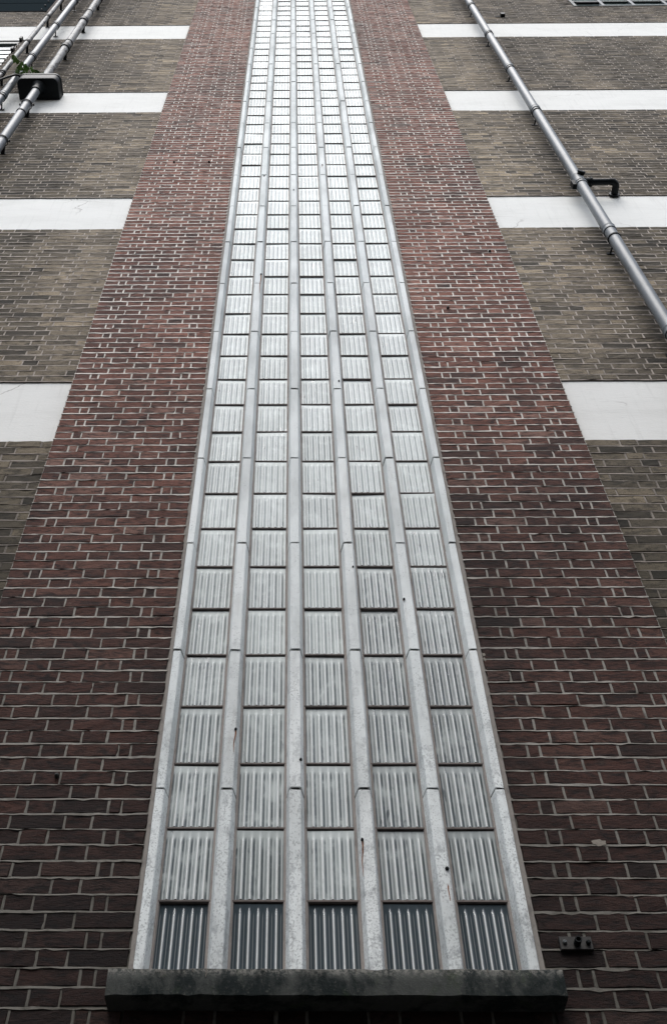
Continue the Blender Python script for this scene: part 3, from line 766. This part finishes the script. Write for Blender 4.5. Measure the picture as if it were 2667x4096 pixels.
def leaf_mesh(seed):
    r = np.random.default_rng(seed); m = MB(); n = 6; vs_, fs = [], []
    for i in range(n+1):
        t = i/n; wd = .040*math.sin(math.pi*min(1, t*.93+.04))**.8*(1.15-.5*t); dr = -.02*t*t; e = r.normal(0, .002)
        vs_ += [(-wd, t*.105, dr+.012), (0, t*.105, dr+e*.3), (wd, t*.105, dr+.012+e)]
    for i in range(n): fs += [(3*i, 3*i+1, 3*i+4, 3*i+3), (3*i+1, 3*i+2, 3*i+5, 3*i+4)]
    m.add(vs_, fs); me = m.mesh('leaf', True); me.materials.append(M['leaf']); return me
LV = [leaf_mesh(i) for i in range(4)]
for st in stems:
    m = MB(); m.tube(st, .005, 6); m.build('stem', M['stem'], PL)
    P = [Vector(q) for q in st]
    nl = 13 if len(st) > 4 else 6
    for i in range(nl):
        t = (.25+.75*(i+.5)/nl)*(len(P)-1); a = min(int(t), len(P)-2); q = P[a].lerp(P[a+1], t-a)
        o = obj('leaf', random.choice(LV), PL, q); o.rotation_euler = (random.uniform(-.5, .9), random.uniform(-.6, .6), random.uniform(0, 6.28)); k = random.uniform(.45, .95); o.scale = (k, k, k)

# ------------------------------------------------------------------ openings high on the side walls
LW = thing('louvre_window', 'white slatted louvre window behind the pipes at the left edge', 'window')
m = MB(); m.box(-6.3, -4.112, YB+.02, YB+.10, 15.90, 15.985); m.box(-4.172, -4.112, YB+.02, YB+.10, 14.55, 15.90); m.build('frame', M['dframe'], LW)
for i in range(6):
    z = 14.56+i*.225
    m = MB(); m.add([(-6.3, YB+.050, z), (-4.175, YB+.050, z), (-4.175, YB+.062, z+.190), (-6.3, YB+.062, z+.190), (-6.3, YB+.075, z+.004), (-4.175, YB+.075, z+.004), (-4.175, YB+.080, z+.190), (-6.3, YB+.080, z+.190)],
                    [(0,1,2,3), (7,6,5,4), (0,4,5,1), (1,5,6,2), (3,2,6,7)]); m.build('slat', M['slat'], LW)
for z in (15.93, 15.35):
    m = MB(); m.box(-4.150, -4.115, YB-.05, YB+.02, z-.02, z+.09); m.build('catch', M['black'], LW)
m = MB(); m.box(-6.3, -4.174, YB+.165, YB+.18, 14.55, 15.90); m.build('back_board', M['panel'], LW)
BP = thing('boarded_opening', 'dark boarded opening with bolts above the top left white band', 'shutter')
for i in range(6):
    z = 17.80+i*.29
    m = MB(); m.box(-6.3, -4.118, YB-.012+.004*(i % 2), YB+.06, z, z+.282, .004); b = m.build('board', M['panel'], BP)
    m = MB(); m.lathe((-4.20, YB-.01, z+.06), (0, -1, 0), [(0, .014), (.014, .014), (.02, .008)], 8); m.build('bolt', M['steel'], b)
m = MB(); m.box(-4.118, -4.06, YB-.006, YB+.06, 17.78, 19.55, .004); m.build('edge_strip', M['core'], BP)
RW = thing('metal_window', 'dark metal framed window at the top right corner', 'window')
m = MB(); m.box(4.118, 6.3, YB-.012, YB+.08, 17.932, 17.985, .004); m.box(4.118, 4.165, YB-.010, YB+.08, 17.985, 19.6); m.build('frame', M['dframe'], RW)
for i in range(3):
    z = 18.32+i*.34
    m = MB(); m.box(4.165, 6.3, YB+.006, YB+.06, z, z+.05, .003); m.build('glazing_bar', M['dframe'], RW)
for x in (4.60, 5.08, 5.60):
    m = MB(); m.box(x-.022, x+.022, YB-.004, YB+.05, 17.985, 19.6, .003); m.build('mullion', M['zinc2'], RW)
xs_ = [4.165, 4.60, 5.08, 5.60, 6.3]
for i in range(4):
    for j in range(3):
        m = MB(); m.box(xs_[i], xs_[i+1], YB+.04, YB+.046, 17.985+j*.34, 18.325+j*.34); o = m.build('pane', M['wglass'], RW); o.rotation_euler = (0, 0, 0)
m = MB(); m.box(4.17, 4.52, YB-.05, YB-.012, 18.0, 18.02); m.build('stay', M['black'], RW)

# ------------------------------------------------------------------ small ironmongery
PT = thing('pipe_bracket_plate', 'small rusty steel plate with two bolts and a tube stub beside the sill', 'bracket')
m = MB(); m.box(.704, .824, -.016, .002, 2.118, 2.170, .002); m.build('plate', M['steel'], PT)
m = MB(); m.lathe((.722, -.016, 2.146), (0, -1, 0), [(0, .008), (.006, .008), (.010, .005)], 10); m.build('bolt', M['bolt'], PT)
m = MB(); m.lathe((.808, -.016, 2.143), (0, -1, 0), [(0, .009), (.010, .009), (.014, .006)], 6); m.build('bolt', M['black'], PT)
m = MB(); m.lathe((.7665, -.016, 2.140), (0, -1, 0), [(0, .013), (.034, .013), (.034, .0085), (.004, .0085)], 16); m.build('tube_stub', M['black'], PT)
def stud(x, z, r, label, mat, y=0.0):
    m = MB(); m.lathe((x, y+.004, z), (0, -1, 0), [(0, r), (.012, r), (.020, r*.8), (.025, r*.3)], 12); o = m.build('wall_stud', mat); autosmooth(o, 50); tag(o, label, 'bolt')
stud(-1.2945, 2.919, .0105, 'round dark stud in the lower red brickwork left of the window', M['steel'])
stud(-1.131, 10.72, .012, 'small black stud high on the left red pier, nearer the window', M['black'])
stud(-1.489, 10.716, .010, 'tiny black stud high on the left red pier, nearer the brown wall', M['black'])
stud(1.386, 8.449, .012, 'small stud on the right red pier close to the brown wall', M['steel'])
stud(.908, 7.386, .012, 'small stud near the middle of the right red pier', M['steel'])
m = MB(); m.box(2.865, 2.925, YB-.05, YB+.01, 17.23, 17.32); m.box(2.78, 2.88, YB-.012, YB+.01, 17.24, 17.262); tag(m.build('iron_hook', M['black']), 'black iron hook on the upper brown wall right of the downpipe', 'hook')
def splat(name, x, z, wx, wz, y, label, seed, parent=None):
    r = np.random.default_rng(seed); m = MB(); n = 14; vs_ = [(x, y-.0022, z)]
    for i in range(n):
        a = 2*math.pi*i/n; k = r.uniform(.6, 1.1); vs_.append((x+wx*k*math.cos(a), y-.0015, z+wz*k*math.sin(a)))
    fs = [(0, 1+(i+1) % n, 1+i) for i in range(n)]
    vs_ += [(v[0], y+.006, v[2]) for v in vs_[1:]]
    fs += [(1+i, 1+(i+1) % n, 1+n+(i+1) % n, 1+n+i) for i in range(n)]
    m.add(vs_, fs); o = m.build(name, M['whitemark'], parent); return o
o = splat('mortar_patch', .952, 2.588, .032, .019, 0, '', 1, pier_r)
for z, k in ((3.655, 5), (3.622, 6)): splat('mortar_patch', .643, z, .008, .014, 0, '', k, pier_r)
splat('paint_splash', 2.66, 10.03, .025, .05, YB, '', 10, WALL_R); splat('paint_splash', 2.62, 10.13, .012, .015, YB, '', 12, WALL_R)
